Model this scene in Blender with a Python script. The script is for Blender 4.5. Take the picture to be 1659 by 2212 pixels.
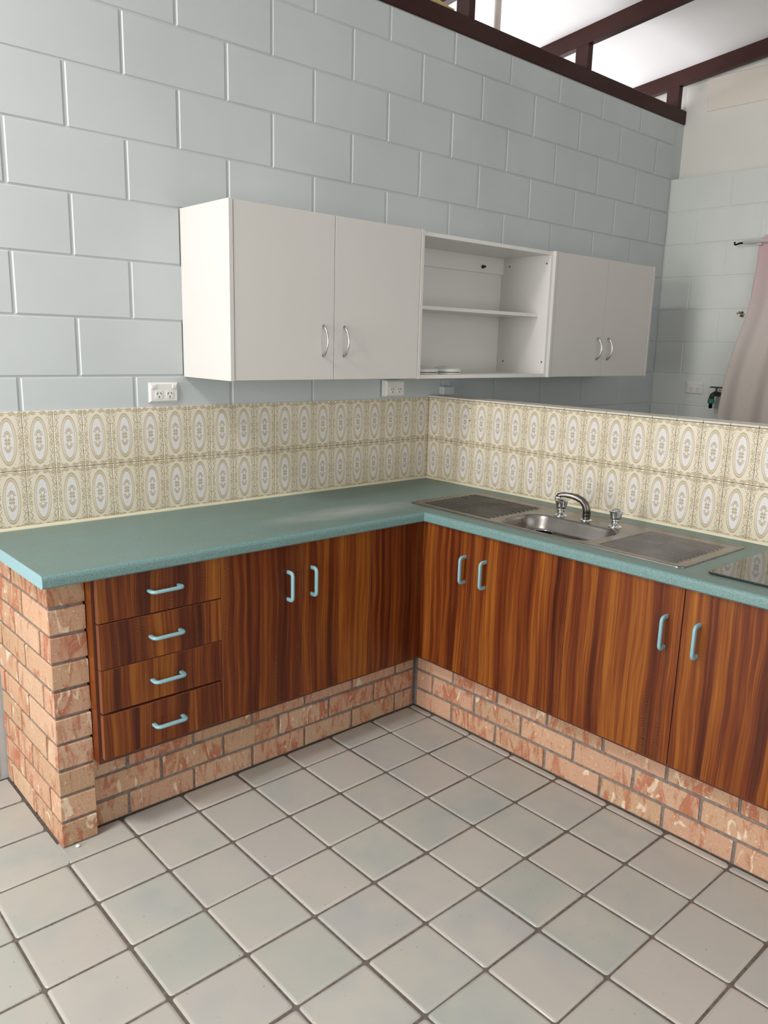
import bpy, bmesh, math, random
from mathutils import Vector, Matrix
random.seed(7)
S = bpy.context.scene
for o in list(bpy.data.objects):
    bpy.data.objects.remove(o)
COL = S.collection
PI = math.pi

# ------------------------------------------------------------------ camera
cd = bpy.data.cameras.new('camera')
cd.sensor_fit = 'VERTICAL'
cd.sensor_height = 24.0
cd.lens = 24.0 * 1696.1 / 2212.0
cd.clip_start = 0.02
cam = bpy.data.objects.new('camera', cd)
COL.objects.link(cam)
yaw, pitch, roll = 0.73445, -0.210176, 0.026557
fw = Vector((math.sin(yaw) * math.cos(pitch), math.cos(yaw) * math.cos(pitch), math.sin(pitch)))
rt = fw.cross(Vector((0, 0, 1))).normalized()
up = rt.cross(fw)
cr, sr = math.cos(roll), math.sin(roll)
r2 = rt * cr + up * sr
u2 = up * cr - rt * sr
m = Matrix.Identity(4)
for i in range(3):
    m[i][0], m[i][1], m[i][2] = r2[i], u2[i], -fw[i]
m[0][3], m[1][3], m[2][3] = -2.7626, -2.7567, 1.5442
cam.matrix_world = m
S.camera = cam

# ------------------------------------------------------------------ world, lights, exposure
w = bpy.data.worlds.new('world')
S.world = w
w.use_nodes = True
w.node_tree.nodes['Background'].inputs[0].default_value = (0.80, 0.90, 1.0, 1)
w.node_tree.nodes['Background'].inputs[1].default_value = 0.6
S.view_settings.view_transform = 'Standard'
S.view_settings.look = 'None'
S.view_settings.exposure = -0.10
S.view_settings.gamma = 1.0
S.view_settings.use_curve_mapping = False
S.cycles.max_bounces = 7
S.cycles.diffuse_bounces = 4
S.cycles.glossy_bounces = 3

def area(name, loc, direction, sx, sy, power, color):
    l = bpy.data.lights.new(name, 'AREA')
    l.shape = 'RECTANGLE'
    l.size, l.size_y = sx, sy
    l.energy = power
    l.color = color
    o = bpy.data.objects.new(name, l)
    o.location = loc
    d = Vector(direction).normalized()
    o.rotation_euler = d.to_track_quat('-Z', 'Y').to_euler()
    COL.objects.link(o)
    return o

# daylight through the tall glazed opening on the left
# and the window of the room behind the block wall
area('daylight_left_opening', (-6.45, -1.30, 1.40), (1, 0, 0), 2.0, 2.5, 203, (1.0, 0.98, 0.95))
area('added_front_fill', (-1.0, -5.08, 1.45), (0, 1, 0), 3.2, 2.3, 43, (1.0, 0.985, 0.95))  # unseen fill lamp added behind the camera to lift the dim surfaces
area('added_overhead_light', (-3.35, -0.80, 3.28), (0.18, 0.0, -1), 0.5, 0.5, 64, (1.0, 0.98, 0.96))  # overhead lamp added for the shadow edge under the left wall cabinet
area('daylight_back_room', (0.9, 2.88, 1.5), (0, -1, 0), 4.2, 1.9, 400, (0.97, 0.96, 1.0))

# ------------------------------------------------------------------ helpers
def mesh(name, verts, faces, smooth=False, uvs=None):
    me = bpy.data.meshes.new(name)
    me.from_pydata([tuple(v) for v in verts], [], faces)
    if smooth:
        for p in me.polygons:
            p.use_smooth = True
    if uvs:
        uvl = me.uv_layers.new(name='UVMap')
        for p in me.polygons:
            for li in p.loop_indices:
                uvl.data[li].uv = uvs[me.loops[li].vertex_index]
    me.validate()
    return me

def link(name, me, mat=None, parent=None, loc=(0, 0, 0), rot=(0, 0, 0)):
    if mat is not None and len(me.materials) == 0:
        me.materials.append(mat)
    o = bpy.data.objects.new(name, me)
    o.location = loc
    o.rotation_euler = rot
    COL.objects.link(o)
    if parent is not None:
        o.parent = parent
    return o

def empty(name, loc=(0, 0, 0), rot=(0, 0, 0), parent=None):
    o = bpy.data.objects.new(name, None)
    o.location = loc
    o.rotation_euler = rot
    o.empty_display_size = 0.05
    COL.objects.link(o)
    if parent is not None:
        o.parent = parent
    return o

def tag(o, label, cat, group=None):
    o['label'] = label
    o['category'] = cat
    if group:
        o['group'] = group
    return o

def structure(o):
    o['kind'] = 'structure'
    return o

class MB:
    """collects pieces of one mesh"""
    def __init__(s):
        s.v, s.f = [], []
    def add(s, v, f):
        n = len(s.v)
        s.v += [tuple(x) for x in v]
        s.f += [tuple(i + n for i in q) for q in f]
        return s
    def box(s, x0, x1, y0, y1, z0, z1):
        return s.add([(x0, y0, z0), (x1, y0, z0), (x1, y1, z0), (x0, y1, z0), (x0, y0, z1), (x1, y0, z1), (x1, y1, z1), (x0, y1, z1)],
                     [(0, 3, 2, 1), (4, 5, 6, 7), (0, 1, 5, 4), (1, 2, 6, 5), (2, 3, 7, 6), (3, 0, 4, 7)])
    def bev(s, x0, x1, y0, y1, z0, z1, b):
        """chamfered box, all 12 edges"""
        b = min(b, (x1 - x0) * .45, (y1 - y0) * .45, (z1 - z0) * .45)
        bm = bmesh.new()
        bmesh.ops.create_cube(bm, size=1)
        for v in bm.verts:
            v.co = Vector((x0 if v.co.x < 0 else x1, y0 if v.co.y < 0 else y1, z0 if v.co.z < 0 else z1))
        bmesh.ops.bevel(bm, geom=bm.edges[:], offset=b, segments=1, affect='EDGES', profile=0.5)
        bm.verts.index_update()
        s.add([v.co[:] for v in bm.verts], [tuple(v.index for v in f.verts) for f in bm.faces])
        bm.free()
        return s
    def lathe(s, prof, cx=0, cy=0, n=24, rfun=None, cap=True):
        """prof: list of (r, z) from bottom to top, axis z"""
        b = len(s.v)
        for r, z in prof:
            for i in range(n):
                t = 2 * PI * i / n
                rr = r * (rfun(t, z) if rfun else 1)
                s.v.append((cx + rr * math.cos(t), cy + rr * math.sin(t), z))
        for k in range(len(prof) - 1):
            for i in range(n):
                j = (i + 1) % n
                s.f.append((b + k * n + i, b + k * n + j, b + (k + 1) * n + j, b + (k + 1) * n + i))
        if cap:
            s.f.append(tuple(b + i for i in reversed(range(n))))
            s.f.append(tuple(b + (len(prof) - 1) * n + i for i in range(n)))
        return s
    def sweep(s, path, prof, upv=(0, 0, 1), scale=None):
        """prof: list of (a,b) in the section plane; path: list of points"""
        P = [Vector(p) for p in path]
        n = len(prof)
        b = len(s.v)
        U = Vector(upv)
        for i, p in enumerate(P):
            d = (P[min(i + 1, len(P) - 1)] - P[max(i - 1, 0)]).normalized()
            side = d.cross(U)
            if side.length < 1e-4:
                side = d.cross(Vector((0.3, 1, 0.2)))
            side.normalize()
            nn = side.cross(d).normalized()
            k = scale[i] if scale else 1
            for a, c in prof:
                s.v.append(tuple(p + side * (a * k) + nn * (c * k)))
        for i in range(len(P) - 1):
            for j in range(n):
                q = (j + 1) % n
                s.f.append((b + i * n + j, b + i * n + q, b + (i + 1) * n + q, b + (i + 1) * n + j))
        s.f.append(tuple(b + j for j in reversed(range(n))))
        s.f.append(tuple(b + (len(P) - 1) * n + j for j in range(n)))
        return s
    def me(s, name, smooth=False):
        me = mesh(name, s.v, s.f, smooth)
        bm = bmesh.new()
        bm.from_mesh(me)
        bmesh.ops.recalc_face_normals(bm, faces=bm.faces)
        bm.to_mesh(me)
        bm.free()
        return me
    def build(s, name, mat, parent=None, loc=(0, 0, 0), rot=(0, 0, 0), smooth=False):
        return link(name, s.me(name, smooth), mat, parent, loc, rot)

def autosmooth(o, ang=40):
    me = o.data
    for p in me.polygons:
        p.use_smooth = True
    try:
        me.set_sharp_from_angle(angle=math.radians(ang))
    except Exception:
        pass
    return o

def circ(r, n=12, ry=None):
    ry = ry or r
    return [(r * math.cos(2 * PI * i / n), ry * math.sin(2 * PI * i / n)) for i in range(n)]

def rrect(wd, h, r, n=3):
    out = []
    for cx, cy, a0 in ((wd / 2 - r, h / 2 - r, 0), (-wd / 2 + r, h / 2 - r, 90), (-wd / 2 + r, -h / 2 + r, 180), (wd / 2 - r, -h / 2 + r, 270)):
        for i in range(n + 1):
            t = math.radians(a0 + 90 * i / n)
            out.append((cx + r * math.cos(t), cy + r * math.sin(t)))
    return out

# ------------------------------------------------------------------ node material helpers
class V:
    """a float socket with operators"""
    nt = None
    def __init__(s, sock):
        s.s = sock
    @staticmethod
    def m(op, *a, clamp=False):
        n = V.nt.nodes.new('ShaderNodeMath')
        n.operation = op
        n.use_clamp = clamp
        for i, x in enumerate(a):
            if isinstance(x, V):
                V.nt.links.new(x.s, n.inputs[i])
            else:
                n.inputs[i].default_value = float(x)
        return V(n.outputs[0])
    def __add__(s, o): return V.m('ADD', s, o)
    __radd__ = __add__
    def __sub__(s, o): return V.m('SUBTRACT', s, o)
    def __rsub__(s, o): return V.m('SUBTRACT', o, s)
    def __mul__(s, o): return V.m('MULTIPLY', s, o)
    __rmul__ = __mul__
    def __truediv__(s, o): return V.m('DIVIDE', s, o)

def vabs(a): return V.m('ABSOLUTE', a)
def vmax(a, b): return V.m('MAXIMUM', a, b)
def vmin(a, b): return V.m('MINIMUM', a, b)
def vsat(a): return V.m('ADD', a, 0.0, clamp=True)
def vsin(a): return V.m('SINE', a)
def vlen(a, b): return V.m('SQRT', a * a + b * b)

class Mat:
    def __init__(s, name, base=(0.8, 0.8, 0.8), rough=0.5, metal=0.0, spec=0.5):
        s.m = bpy.data.materials.new(name)
        s.m.use_nodes = True
        s.nt = s.m.node_tree
        s.b = s.nt.nodes['Principled BSDF']
        s.set('Base Color', (*base, 1))
        s.set('Roughness', rough)
        s.set('Metallic', metal)
        s.set('Specular IOR Level', spec)
        V.nt = s.nt
    def set(s, k, v):
        if isinstance(v, V):
            s.nt.links.new(v.s, s.b.inputs[k])
        elif hasattr(v, 'is_output'):
            s.nt.links.new(v, s.b.inputs[k])
        else:
            s.b.inputs[k].default_value = v
    def coord(s, kind='Object'):
        n = s.nt.nodes.new('ShaderNodeTexCoord')
        return n.outputs[kind]
    def world(s):
        return s.nt.nodes.new('ShaderNodeNewGeometry').outputs['Position']
    def rand(s):
        return V(s.nt.nodes.new('ShaderNodeObjectInfo').outputs['Random'])
    def mapping(s, vec, scale=(1, 1, 1), loc=(0, 0, 0), rot=(0, 0, 0)):
        n = s.nt.nodes.new('ShaderNodeMapping')
        s.nt.links.new(vec, n.inputs[0])
        n.inputs['Scale'].default_value = scale
        n.inputs['Rotation'].default_value = rot
        if isinstance(loc, (tuple, list)):
            n.inputs['Location'].default_value = loc
        else:
            s.nt.links.new(loc, n.inputs['Location'])
        return n.outputs[0]
    def comb(s, x, y, z):
        n = s.nt.nodes.new('ShaderNodeCombineXYZ')
        for i, a in enumerate((x, y, z)):
            if isinstance(a, V):
                s.nt.links.new(a.s, n.inputs[i])
            else:
                n.inputs[i].default_value = a
        return n.outputs[0]
    def sep(s, vec):
        n = s.nt.nodes.new('ShaderNodeSeparateXYZ')
        s.nt.links.new(vec, n.inputs[0])
        return [V(o) for o in n.outputs]
    def noise(s, vec, scale=5, detail=2, rough=0.5, dist=0.0):
        n = s.nt.nodes.new('ShaderNodeTexNoise')
        s.nt.links.new(vec, n.inputs['Vector'])
        n.inputs['Scale'].default_value = scale
        n.inputs['Detail'].default_value = detail
        n.inputs['Roughness'].default_value = rough
        n.inputs['Distortion'].default_value = dist
        return V(n.outputs[0])
    def vor(s, vec, scale=5, feature='F1'):
        n = s.nt.nodes.new('ShaderNodeTexVoronoi')
        n.feature = feature
        s.nt.links.new(vec, n.inputs['Vector'])
        n.inputs['Scale'].default_value = scale
        return V(n.outputs['Distance'])
    def ramp(s, fac, stops, interp='LINEAR'):
        n = s.nt.nodes.new('ShaderNodeValToRGB')
        n.color_ramp.interpolation = interp
        e = n.color_ramp.elements
        while len(e) < len(stops):
            e.new(0.5)
        for q, (p, c) in zip(e, stops):
            q.position = p
            q.color = (*c, 1) if len(c) == 3 else c
        s.nt.links.new(fac.s, n.inputs[0])
        return n.outputs[0]
    def mix(s, fac, a, b, mode='MIX'):
        n = s.nt.nodes.new('ShaderNodeMix')
        n.data_type = 'RGBA'
        n.blend_type = mode
        if isinstance(fac, V):
            s.nt.links.new(fac.s, n.inputs[0])
        else:
            n.inputs[0].default_value = fac
        for i, x in ((6, a), (7, b)):
            if hasattr(x, 'is_output'):
                s.nt.links.new(x, n.inputs[i])
            else:
                n.inputs[i].default_value = (*x, 1)
        return n.outputs[2]
    def bump(s, h, strength=0.2, dist=0.002):
        n = s.nt.nodes.new('ShaderNodeBump')
        n.inputs['Strength'].default_value = strength
        n.inputs['Distance'].default_value = dist
        s.nt.links.new(h.s, n.inputs['Height'])
        s.nt.links.new(n.outputs[0], s.b.inputs['Normal'])

def step(x, lo, hi):
    """linear 0..1 between lo and hi"""
    return V.m('MULTIPLY_ADD', x, 1.0 / (hi - lo), -lo / (hi - lo), clamp=True)

# ---- paints
def paint(name, base, rough=0.45, var=0.06, bump=0.12):
    M = Mat(name, base, rough)
    p = M.world()
    n1 = M.noise(p, 1.7, 3)
    n2 = M.noise(p, 90, 2)
    c = M.mix(step(n1, .3, .7), tuple(x * (1 - var) for x in base), tuple(min(1, x * (1 + var)) for x in base))
    M.set('Base Color', c)
    n3 = M.noise(p, 14, 2)
    M.bump(n2 * 0.4 + n3, bump, 0.002)
    return M.m
M_BLOCK = paint('pale_blue_grey_wall_paint', (0.505, 0.54, 0.545), 0.42)
M_RIGHTW = paint('pale_green_grey_wall_paint', (0.655, 0.68, 0.65), 0.45)
M_PLASTER = paint('off_white_wall_paint', (0.66, 0.645, 0.60), 0.6)
M_UPPER = paint('cream_upper_wall_paint', (0.72, 0.705, 0.655), 0.55)
M_CEIL = paint('white_ceiling_paint', (0.87, 0.85, 0.84), 0.7, 0.03)
M_MARK = Mat('brown_stain', (0.27, 0.22, 0.14), 0.8).m

# ---- brown timber paint
def _brown():
    M = Mat('dark_brown_timber_paint', (0.06, 0.02, 0.018), 0.45, spec=0.22)
    p = M.world()
    n = M.noise(M.mapping(p, (3, 3, 3)), 6, 3)
    M.set('Base Color', M.mix(n, (0.030, 0.0095, 0.0075), (0.048, 0.0160, 0.0125)))
    M.bump(M.noise(p, 40, 3), 0.15, 0.002)
    return M.m
M_BROWN = _brown()

# ---- brick
def _brick():
    M = Mat('cream_pink_brick', (0.5, 0.3, 0.2), 0.85, spec=0.25)
    r = M.rand()
    p = M.coord('Object')
    off = M.comb(r * 17.0, r * 31.0, r * 53.0)
    n = M.nt.nodes.new('ShaderNodeVectorMath')
    n.operation = 'ADD'
    M.nt.links.new(p, n.inputs[0])
    M.nt.links.new(off, n.inputs[1])
    q = n.outputs[0]
    base = M.ramp(r, [(0.0, (0.48, 0.315, 0.195)), (0.3, (0.56, 0.345, 0.225)), (0.55, (0.51, 0.30, 0.20)), (0.8, (0.58, 0.39, 0.265)), (1.0, (0.44, 0.285, 0.175))])
    # vertical-ish drag streaks of red clay
    st = M.noise(M.mapping(q, (24, 24, 8), rot=(0.0, 0.25, 0.0)), 1.0, 4, 0.65, 1.2)
    r2 = V.m('FRACT', r * 7.13)
    red = step(st + r2 * 0.12, 0.56, 0.69)
    c = M.mix(red * 0.8, base, (0.39, 0.12, 0.06))
    st2 = M.noise(M.mapping(q, (26, 26, 12), loc=(3, 1, 2), rot=(0.0, -0.3, 0.0)), 1.0, 2, 0.5, 1.0)
    c = M.mix(step(st2, 0.635, 0.70) * 0.75, c, (0.78, 0.66, 0.49))
    sp = M.noise(q, 135, 4, 0.75)
    c = M.mix(step(sp, 0.58, 0.68) * 0.62, c, (0.16, 0.075, 0.04))
    sp2 = M.noise(M.mapping(q, (1, 1, 1), loc=(9, 4, 1)), 130, 1)
    c = M.mix(step(sp2, 0.70, 0.76) * 0.6, c, (0.86, 0.74, 0.55))
    M.set('Base Color', c)
    M.bump(sp * 0.8 + st, 0.5, 0.003)
    return M.m
M_BRICK = _brick()
def _mortar():
    M = Mat('grey_brown_mortar', (0.20, 0.17, 0.15), 0.95, spec=0.1)
    p = M.world()
    n = M.noise(p, 60, 4, 0.6)
    M.set('Base Color', M.ramp(n, [(0.3, (0.15, 0.125, 0.11)), (0.7, (0.27, 0.235, 0.215))]))
    M.bump(n, 0.6, 0.004)
    return M.m
M_MORTAR = _mortar()

# ---- floor tile
def _ftile():
    M = Mat('glazed_grey_floor_tile', (0.5, 0.45, 0.4), 0.3)
    r = M.rand()
    p = M.world()
    n1 = M.noise(p, 5.5, 2, 0.5)
    n2 = M.noise(M.mapping(p, loc=(5, 2, 0)), 7.0, 3, 0.5)
    r2 = V.m('FRACT', r * 5.7)
    a = M.ramp(r, [(0, (0.445, 0.432, 0.385)), (0.35, (0.47, 0.434, 0.393)), (0.65, (0.43, 0.43, 0.385)), (1, (0.475, 0.452, 0.408))])
    b = M.ramp(r2, [(0, (0.375, 0.405, 0.38)), (0.4, (0.39, 0.395, 0.385)), (0.75, (0.50, 0.45, 0.405)), (1, (0.37, 0.395, 0.36))])
    c = M.mix(step(n1 + (r2 - 0.5) * 0.12, .38, .68), a, b)
    c = M.mix(step(n2, .55, .75) * 0.35, c, (0.36, 0.385, 0.385))
    sp = M.noise(p, 160, 1)
    c = M.mix(step(sp, 0.775, 0.79), c, (0.08, 0.06, 0.05))
    M.set('Base Color', c)
    M.set('Roughness', step(n2, .3, .8) * 0.1 + 0.19)
    M.bump(n1 * 1.0 + M.noise(p, 30, 2) * 0.12, 0.25, 0.004)
    return M.m
M_FTILE = _ftile()
def _grout():
    M = Mat('dark_floor_grout', (0.10, 0.08, 0.065), 0.9, spec=0.1)
    n = M.noise(M.world(), 70, 4, 0.6)
    M.set('Base Color', M.ramp(n, [(0.3, (0.10, 0.083, 0.072)), (0.7, (0.19, 0.16, 0.14))]))
    M.bump(n, 0.5, 0.003)
    return M.m
M_GROUT = _grout()

# ---- printed wall tile
def _wtile():
    M = Mat('printed_cream_wall_tile', (0.74, 0.68, 0.55), 0.22)
    uv = M.sep(M.coord('UV'))
    x = (uv[0] - 0.5) * 100.0
    y = (uv[1] - 0.5) * 200.0
    a, b = vabs(x), vabs(y)
    SOFT = 1.0
    ink = None
    def acc(d, wdt, k=1.0):
        """a stroke |d| < wdt"""
        nonlocal ink
        s_ = vsat((wdt - vabs(d)) * SOFT + 0.5) * k
        ink = s_ if ink is None else vmax(ink, s_)
        return s_
    def ring(cx, cy, r, wdt=0.9, k=1.0, cut=None):
        nonlocal ink
        d = vlen(a - cx, b - cy) - r
        s_ = vsat((wdt - vabs(d)) * SOFT + 0.5) * k
        if cut:
            ax, by, c0 = cut
            s_ = s_ * vsat(a * ax + b * by + c0)
        ink = s_ if ink is None else vmax(ink, s_)
    def dot(cx, cy, r, k=1.0):
        nonlocal ink
        s_ = vsat((r - vlen(a - cx, b - cy)) * SOFT + 0.5) * k
        ink = s_ if ink is None else vmax(ink, s_)
    e1 = vlen(a / 28.5, b / 79.0)
    e2 = vlen(a / 20.5, b / 70.0)
    # oval ring lines
    acc((e1 - 1.0) * 30.0, 0.85, 0.95)
    acc((e2 - 1.0) * 23.0, 0.75, 0.85)
    # beads in the band
    th = V.m('ARCTAN2', b / 79.0, a / 28.5)
    band = vsat((e2 - 1.0) * 40.0) * vsat((1.0 - e1) * 40.0)
    bead = vsat(vsin(b * (2 * PI / 7.4)) * 4.0 - 0.6)
    bead2 = vsat(vsin(th * 40.0) * 3.0 - 0.5)
    side = step(b, 52, 60)
    mid = vsat(1.2 - vabs((e1 - 1.0) * 30.0 + (e2 - 1.0) * 23.0) * 0.45)
    beads = band * mid * (bead * (1.0 - side) + bead2 * side)
    ink = vmax(ink, beads * 0.85)
    # centre motif
    ring(5.2, 5.4, 3.1, 1.2)
    dot(5.2, 5.4, 1.6, 0.9)
    acc(vmax(vabs((a - 4.6) - (b - 14.0) * 0.42), (vabs(b - 13.5) - 7.5)), 0.95)
    ring(10.2, 21.0, 3.0, 1.0, 1, (0, -1, 23.0))
    ring(5.6, 26.5, 3.6, 1.15, 1)
    ring(0.0, 31.5, 4.4, 1.3)
    dot(0.0, 31.5, 1.8, 0.9)
    dot(0.0, 46.0, 1.3, 0.6)
    outside = vsat((e1 - 1.10) * 30.0)
    core = ink
    ink = None
    # corner and border scrolls
    ring(42.5, 92.0, 5.0, 1.35, 1, (-1, -0.4, 86.0))
    dot(43.5, 92.5, 2.2)
    ring(33.0, 97.0, 7.0, 1.3, 1, (0.2, -1, 90.5))
    ring(23.5, 93.5, 3.6, 1.3, 1, (-1, 0.6, -31.0))
    dot(25.0, 92.0, 1.7)
    ring(12.5, 92.5, 4.2, 1.3, 1, (0.6, -1, 88.0))
    dot(11.5, 93.0, 1.8)
    acc(vmax(vabs(b - 97.0 + vsin(a * 0.20 + 0.6) * 2.0), (vabs(a - 12) - 9.0)), 1.1)
    ring(40.5, 79.5, 5.4, 1.35, 1, (0.8, 1, -110.0))
    dot(38.5, 78.0, 2.0)
    acc(vmax(vabs(b - 85.5 - (a - 36.0) * 0.25), (vabs(a - 40) - 8.0)), 1.0)
    ring(44.0, 67.0, 4.6, 1.25, 1, (-1, 0.4, 18.0))
    dot(45.0, 66.0, 1.7)
    ring(35.5, 66.5, 4.6, 1.2, 1, (1, -0.2, -21.0))
    acc(vmax(vabs((a - 40.0) * 0.9 + (b - 52.0) * 0.42), (vabs(b - 52) - 7.0)), 1.2)
    ring(45.0, 47.0, 3.2, 1.2, 1, (0, -1, 49.5))
    acc(vmax(vabs((a - 38.5) * 0.9 - (b - 40.0) * 0.42), (vabs(b - 40) - 6.0)), 1.1)
    acc(vmax(vabs((a - 44.5) * 0.9 + (b - 33.0) * 0.42), (vabs(b - 33) - 5.5)), 1.1)
    acc(vmax(vabs((a - 38.0) * 0.9 - (b - 24.5) * 0.42), (vabs(b - 24.5) - 4.0)), 1.1)
    ring(43.0, 17.5, 3.0, 1.2)
    ring(35.0, 56.0, 3.0, 1.0, 0.9, (1, 0, -33.5))
    acc(vmax(vabs((a - 46.8) + (b - 57.0) * 0.3), (vabs(b - 57) - 3.5)), 0.9)
    acc(vmax(vabs((a - 33.5) * 0.8 + (b - 74.0) * 0.6), (vabs(b - 74) - 4.0)), 1.0)
    acc(vmax(vabs((a - 46.5) - (b - 85.0) * 0.25), (vabs(b - 84) - 3.0)), 0.9)
    dot(33.5, 44.0, 1.5, 0.8)
    dot(47.0, 40.0, 1.4, 0.8)
    dot(34.0, 30.0, 1.5, 0.8)
    dot(46.5, 26.0, 1.4, 0.8)
    acc(vmax(vabs((a - 36.0) * 0.8 + (b - 16.0) * 0.5), (vabs(b - 16) - 3.5)), 0.9)
    acc(vmax(vabs((a - 18.0) * 0.4 - (b - 89.0) * 0.9), (vabs(a - 18) - 4.0)), 1.0)
    acc(vmax(vabs((a - 28.0) * 0.5 + (b - 86.5) * 0.85), (vabs(a - 28) - 3.5)), 1.0)
    ring(42.0, 6.5, 4.4, 1.3, 1, (1, 0.5, -42.0))
    ring(38.0, 9.5, 2.4, 1.1)
    dot(40.0, 2.2, 2.0)
    full = vmax(core, ink * outside)
    nz = M.noise(M.world(), 3.0, 2)
    cream = M.mix(step(nz, .35, .65), (0.68, 0.615, 0.50), (0.73, 0.67, 0.57))
    inner = vsat((1.0 - e2) * 40.0)
    c = M.mix(inner, cream, (0.70, 0.675, 0.665))
    c = M.mix(band * 0.18, c, (0.55, 0.46, 0.33))
    c = M.mix(full * 0.86, c, (0.33, 0.255, 0.095))
    c = M.mix(vsat((2.6 - vlen(a, b)) * 1.0 + 0.5), c, (0.62, 0.46, 0.10))
    M.set('Base Color', c)
    return M.m
M_WTILE = _wtile()
M_CAP = paint('cream_cap_tile', (0.70, 0.66, 0.56), 0.25, 0.05, 0.05)
M_WGROUT = Mat('brown_wall_grout', (0.075, 0.06, 0.048), 0.9).m
M_SEAL = paint('yellowed_white_sealant', (0.66, 0.62, 0.46), 0.5, 0.1, 0.2)

# ---- wood laminate
def _wood(name, hue=1.0):
    M = Mat(name, (0.15, 0.05, 0.02), 0.34, spec=0.28)
    p = M.coord('Object')
    r = M.rand()
    q = M.mapping(p, (1, 1, 1), loc=M.comb(r * 0.9, 0.0, r * 2.0))
    warp = M.noise(M.mapping(q, (3.0, 1, 1.1)), 1.6, 2)
    sx, sy, sz = M.sep(q)
    wx = sx + (warp - 0.5) * 0.05
    wide = M.noise(M.comb(wx * 15.0, 0.0, sz * 0.35), 1.0, 2, 0.55)
    fine = M.noise(M.comb(wx * 62.0, 0.0, sz * 0.9), 1.0, 3, 0.6)
    hair = M.noise(M.comb(wx * 230.0, 0.0, sz * 4.0), 1.0, 3, 0.6)
    t = wide * 0.56 + fine * 0.44 + hair * 0.22 - 0.045
    c = M.ramp(t, [(0.41, (0.038, 0.0072, 0.0022)), (0.515, (0.105, 0.0205, 0.0050)), (0.585, (0.172, 0.042, 0.0080)), (0.655, (0.26, 0.082, 0.0120)), (0.76, (0.37, 0.140, 0.020))])
    # fiddleback ripple in some bands
    mk = M.noise(M.comb(wx * 17.0 + 7.3, 2.0, sz * 0.5), 1.0, 1)
    mk2 = M.noise(M.comb(sx * 5.0, 1.0, sz * 6.0), 1.0, 1)
    rip = vsin(sz * 950.0 + sx * 90.0 + M.noise(q, 22, 3) * 34.0)
    f = step(mk, 0.55, 0.66) * step(mk2, 0.4, 0.6)
    c = M.mix(f * vsat(rip) * 0.38, c, (0.33, 0.155, 0.045))
    c = M.mix(f * vsat(rip * -1.0) * 0.25, c, (0.05, 0.014, 0.004))
    M.set('Base Color', c)
    M.bump(hair, 0.05, 0.001)
    return M.m
M_WOOD = _wood('reddish_brown_wood_laminate')
M_EDGE = Mat('orange_brown_edge_strip', (0.23, 0.075, 0.035), 0.4).m
M_CARC = Mat('dark_wood_carcass', (0.085, 0.024, 0.009), 0.5).m

# ---- worktop
def _bench():
    M = Mat('grey_green_worktop_laminate', (0.2, 0.3, 0.27), 0.42, spec=0.35)
    p = M.world()
    n = M.noise(p, 420, 2, 0.6)
    n2 = M.noise(M.mapping(p, (3, 6, 3)), 1.4, 4, 0.6)
    c = M.ramp(n, [(0.33, (0.090, 0.175, 0.172)), (0.5, (0.155, 0.265, 0.258)), (0.68, (0.235, 0.36, 0.35))])
    # worn, chalky patch in front of the corner
    x, y, z = M.sep(p)
    ex = (x + 0.83 + (y + 0.42) * 0.5) / 0.42
    ey = (y + 0.42) / 0.11
    d = vlen(ex, ey)
    scr = M.noise(M.mapping(p, (7, 60, 1), rot=(0, 0, 0.12)), 1.0, 4, 0.7)
    wear = step(1.15 - d + (scr - 0.5) * 1.6, 0.1, 1.1) * vsat((z - 0.8955) * 900.0)
    film = vsat((z - 0.8945) * 500.0)
    c = M.mix(film * (step(n2, 0.35, 0.72) * 0.3 + 0.45), c, (0.138, 0.180, 0.148))
    c = M.mix(wear * 0.58, c, (0.46, 0.47, 0.45))
    M.set('Base Color', c)
    M.set('Roughness', wear * 0.12 + 0.40)
    M.bump(n, 0.12, 0.001)
    return M.m
M_BENCH = _bench()
M_TEAL = Mat('teal_plastic', (0.235, 0.43, 0.475), 0.38).m
M_WHITE = paint('white_melamine', (0.635, 0.613, 0.588), 0.36, 0.015, 0.02)
M_CARCW = paint('bright_white_melamine', (0.76, 0.745, 0.72), 0.36, 0.015, 0.02)
M_PLASTIC = Mat('white_plastic', (0.72, 0.71, 0.68), 0.35).m
M_BLACK = Mat('black_slot', (0.008, 0.008, 0.008), 0.9, spec=0.05).m
M_DARK = Mat('dark_metal', (0.03, 0.03, 0.03), 0.5, 0.4).m
def _steel():
    M = Mat('stainless_steel', (0.50, 0.47, 0.45), 0.33, 1.0)
    p = M.world()
    n = M.noise(M.mapping(p, (60, 6, 60)), 1.0, 3)
    n2 = M.noise(p, 9, 3)
    M.set('Base Color', M.mix(step(n2, .35, .7), (0.235, 0.22, 0.207), (0.32, 0.298, 0.282)))
    M.set('Roughness', n * 0.14 + 0.22)
    return M.m
M_STEEL = _steel()
M_CHROME = Mat('chrome', (0.72, 0.73, 0.74), 0.09, 1.0).m
M_CAST = Mat('dull_cast_chrome', (0.17, 0.16, 0.15), 0.30, 1.0).m
M_SATIN = Mat('satin_nickel', (0.55, 0.54, 0.53), 0.28, 1.0).m
def _glass():
    M = Mat('black_ceramic_glass', (0.012, 0.014, 0.013), 0.05)
    M.set('IOR', 1.9)
    return M.m
M_GLASS = _glass()
M_GREEN = Mat('green_plastic', (0.01, 0.13, 0.08), 0.4).m
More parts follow.
